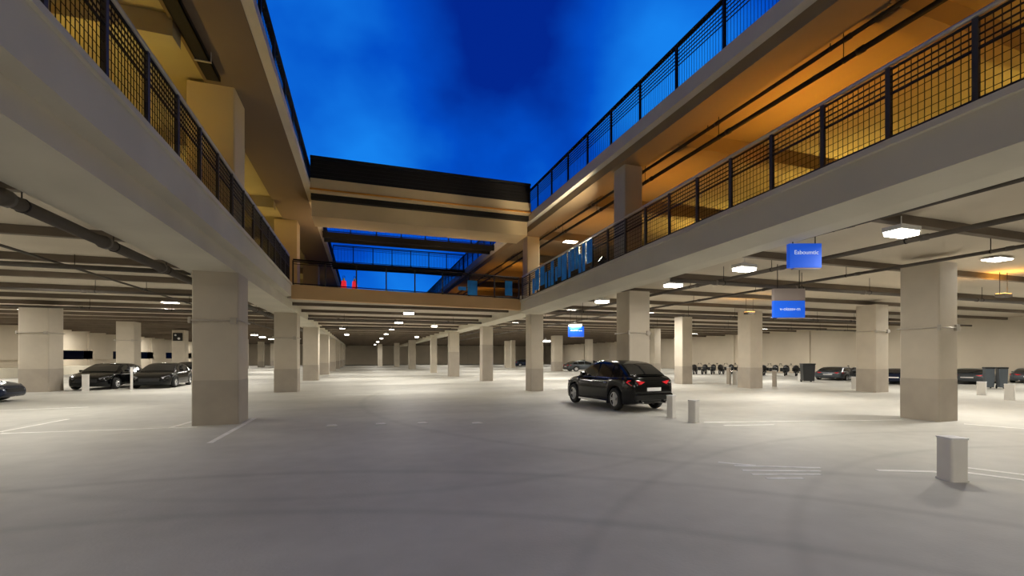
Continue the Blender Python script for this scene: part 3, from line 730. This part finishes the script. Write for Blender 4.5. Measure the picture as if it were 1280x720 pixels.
    bm = newbm(); box(bm, -.56, .56, -.72, -.64, 1.02, 1.045); obj('spoiler', bm, M[paint], t, bevel=.01)
    for s in (-.45, .45):
        bm = newbm(); tube(bm, (s, -.93, .27), (s, -.7, .27), .035, 10); obj('exhaust_pipe', bm, M['chrome'], t)
    bm = newbm(); box(bm, -.42, .42, 3.44, 3.505, .42, .60); obj('grille', bm, M['tyre'], t, bevel=.01)
    return t
def place_car(paint, x, y, rz, label, group=None, s=(1, 1, 1)):
    if paint not in CAR: CAR[paint] = car_proto(paint); t = CAR[paint]
    else: t = copy_tree(CAR[paint])
    t.location = (x, y, 0.002); t.rotation_euler = (0, 0, rz); t.scale = s; tag(t, label, 'car', group)
    return t
a = G(755, 514)
place_car('black', 7.93, 11.75, .06, 'black car parked in the middle right, seen from its left rear corner', None, s=(.90, .93, 1.02))
# left cars face the viewer
GL = 'dark cars in the left bay'
place_car('black', -12.35, 29.9, PI-.02, 'left one of two black cars parked side by side in the left bay', GL, s=(1, .95, .87))
place_car('black', -10.2, 30.2, PI+.05, 'right one of two black cars parked side by side in the left bay', GL, s=(1, .95, .87))
place_car('blue', -11.6, 38.6, PI+.05, 'dark car half hidden behind the two black cars', GL, s=(1, .95, .85))
place_car('blue', -15.25, 20.9, -PI/2, 'dark car cut off by the left picture edge', GL, s=(1, 1, .8))
GR = 'dark cars along the right wall'
for px, py, pt, lab in ((1040, 475, 'grey', 'low grey car by the right wall, right of the black cabinet'), (1121, 480, 'blue', 'low navy car by the right wall between the two right columns'),
                        (1212, 480, 'grey', 'low grey car by the right wall behind the distant bollard'), (1290, 479, 'grey', 'low grey car at the right picture edge by the wall')):
    p = G(px, py); place_car(pt, p.x, p.y, -PI/2+.3, lab, GR, s=(1, .85, .62))
for px, py, pt in ((716, 464, 'grey'), (752, 461.5, 'grey'), (727, 459.5, 'blue'), (648, 458, 'blue')):
    p = G(px, py); place_car(pt, p.x, p.y, -PI/2, 'tiny grey car parked far behind the black car', 'tiny far cars behind the black car', s=(1, 1, .8))

# ------------------------------------------------------------------ motorcycles along the right wall
def moto_proto():
    t = empty('parked_motorcycle')
    for y in (-.62, .68):
        W = empty('wheel', (0, y, .29)); W.parent = t
        bm = newbm()
        for i in range(18):
            a, b = 2*PI*i/18, 2*PI*(i+1)/18
            tube(bm, (0, .25*math.cos(a), .25*math.sin(a)), (0, .25*math.cos(b), .25*math.sin(b)), .045, 6)
        obj('tyre', bm, M['tyre'], W)
        bm = newbm(); tube(bm, (-.05, 0, 0), (.05, 0, 0), .04, 8)
        for i in range(6): tube(bm, (0, 0, 0), (0, .22*math.cos(i*PI/3), .22*math.sin(i*PI/3)), .012, 4)
        obj('rim', bm, M['rim'], W)
    bm = newbm(); bmesh.ops.create_uvsphere(bm, u_segments=12, v_segments=8, radius=1); bmesh.ops.scale(bm, vec=(.15, .28, .13), verts=bm.verts); bmesh.ops.translate(bm, vec=(0, .12, .78), verts=bm.verts); obj('fuel_tank', bm, M['grey'], t, smooth=True)
    bm = newbm(); bmesh.ops.create_uvsphere(bm, u_segments=12, v_segments=8, radius=1); bmesh.ops.scale(bm, vec=(.24, .34, .36), verts=bm.verts); bmesh.ops.translate(bm, vec=(0, .42, .72), verts=bm.verts); obj('fairing', bm, M['dark'], t, smooth=True)
    for sx in (-1, 1):
        bm = newbm(); box(bm, min(sx*.13, sx*.33), max(sx*.13, sx*.33), -.82, -.36, .45, .80); obj('pannier', bm, M['bin'], t, bevel=.04)
    bm = newbm(); box(bm, -.12, .12, -.62, -.1, .72, .80); obj('seat', bm, M['tyre'], t, bevel=.03)
    bm = newbm(); box(bm, -.15, .15, -.2, .28, .3, .62); tube(bm, (-.2, 0, .42), (.2, 0, .42), .12, 10); obj('engine', bm, M['grey'], t, bevel=.03)
    bm = newbm(); tube(bm, (0, -.62, .29), (0, -.15, .42), .03); tube(bm, (0, -.1, .72), (0, .45, .85), .03); tube(bm, (0, .28, .4), (0, .45, .85), .03); obj('frame', bm, M['dark'], t)
    bm = newbm()
    for s in (-.07, .07): tube(bm, (s, .68, .29), (s, .42, .95), .022)
    obj('fork', bm, M['chrome'], t)
    bm = newbm(); tube(bm, (-.36, .30, 1.02), (0, .42, .97), .016); tube(bm, (.36, .30, 1.02), (0, .42, .97), .016); tube(bm, (-.3, .3, 1.02), (-.34, .32, 1.16), .01); tube(bm, (.3, .3, 1.02), (.34, .32, 1.16), .01); box(bm, -.40, -.30, .30, .32, 1.14, 1.2); box(bm, .30, .40, .30, .32, 1.14, 1.2); obj('handlebar', bm, M['dark'], t)
    bm = newbm(); bmesh.ops.create_uvsphere(bm, u_segments=10, v_segments=6, radius=.1); bmesh.ops.translate(bm, vec=(0, .56, .88), verts=bm.verts); obj('headlight', bm, M['headl'], t, smooth=True)
    bm = newbm(); tube(bm, (.17, .1, .3), (.2, -.7, .38), .04, 8); obj('exhaust_pipe', bm, M['chrome'], t)
    return t
mp_ = None
for i, (px, py) in enumerate([(869+i*11, 467.8) for i in range(6)]+[(955+i*13.5, 469.3+.25*i) for i in range(4)]+[(1069, 476.5), (1085, 477.5)]):
    if mp_ is None: mp_ = moto_proto(); t = mp_
    else: t = copy_tree(mp_)
    p = G(px, py); t.location = (p.x, p.y, 0); t.rotation_euler = (0, 0, -.95+random.uniform(-.06, .06)+(PI if i % 3 == 0 else 0)); t.scale = (1, 1, .85)
    tag(t, 'small dark motorcycle standing in the row before the right wall', 'motorcycle', 'motorcycles before the right wall')
# cabinets / bins
p = G(1015, 478); Z = CH*F/(478-HY)
t = empty('waste_container', (p.x, p.y+.3, 0), -.6); tag(t, 'black upright waste container by the right wall, left of the grey car', 'waste container')
bm = newbm(); w_ = .62
stations(bm, [(-w_/2, [(-.30, .08), (.30, .08), (.34, 1.10), (-.34, 1.10)]), (w_/2, [(-.30, .08), (.30, .08), (.34, 1.10), (-.34, 1.10)])]); obj('bin_body', bm, M['bin'], t, bevel=.03)
bm = newbm(); box(bm, -.36, .36, -.35, .35, 1.10, 1.18); obj('lid', bm, M['bin'], t, bevel=.03)
for s in (-1, 1):
    bm = newbm(); tube(bm, (s*.3, .26, .1), (s*.24, .26, .1), .1, 14); obj('wheel', bm, M['tyre'], t)
p = G(1248, 486)
for k, l in ((0, 'left one of two slate bins right of the big column'), (1, 'right one of two slate bins right of the big column')):
    t = empty('wheelie_bin', (p.x-.15+k*.3, p.y+.3-k*.36, 0), -.8); t.scale = (.68, .68, 1.02); tag(t, l, 'bin', 'slate bins at the right')
    bm = newbm(); stations(bm, [(-.27, [(-.2, .07), (.2, .07), (.25, .98), (-.25, .98)]), (.27, [(-.2, .07), (.2, .07), (.25, .98), (-.25, .98)])]); obj('bin_body', bm, M['binb'], t, bevel=.02)
    bm = newbm(); box(bm, -.27, .27, -.3, .3, .98, 1.06); obj('lid', bm, M['bin'], t, bevel=.03)
    for s in (-1, 1):
        bm = newbm(); tube(bm, (s*.22, .25, .09), (s*.17, .25, .09), .09, 12); obj('wheel', bm, M['tyre'], t)

# ------------------------------------------------------------------ view
vs = sc.view_settings; vs.view_transform = 'Standard'; vs.look = 'None'; vs.gamma = 1; vs.use_curve_mapping = False; vs.exposure = 0.0
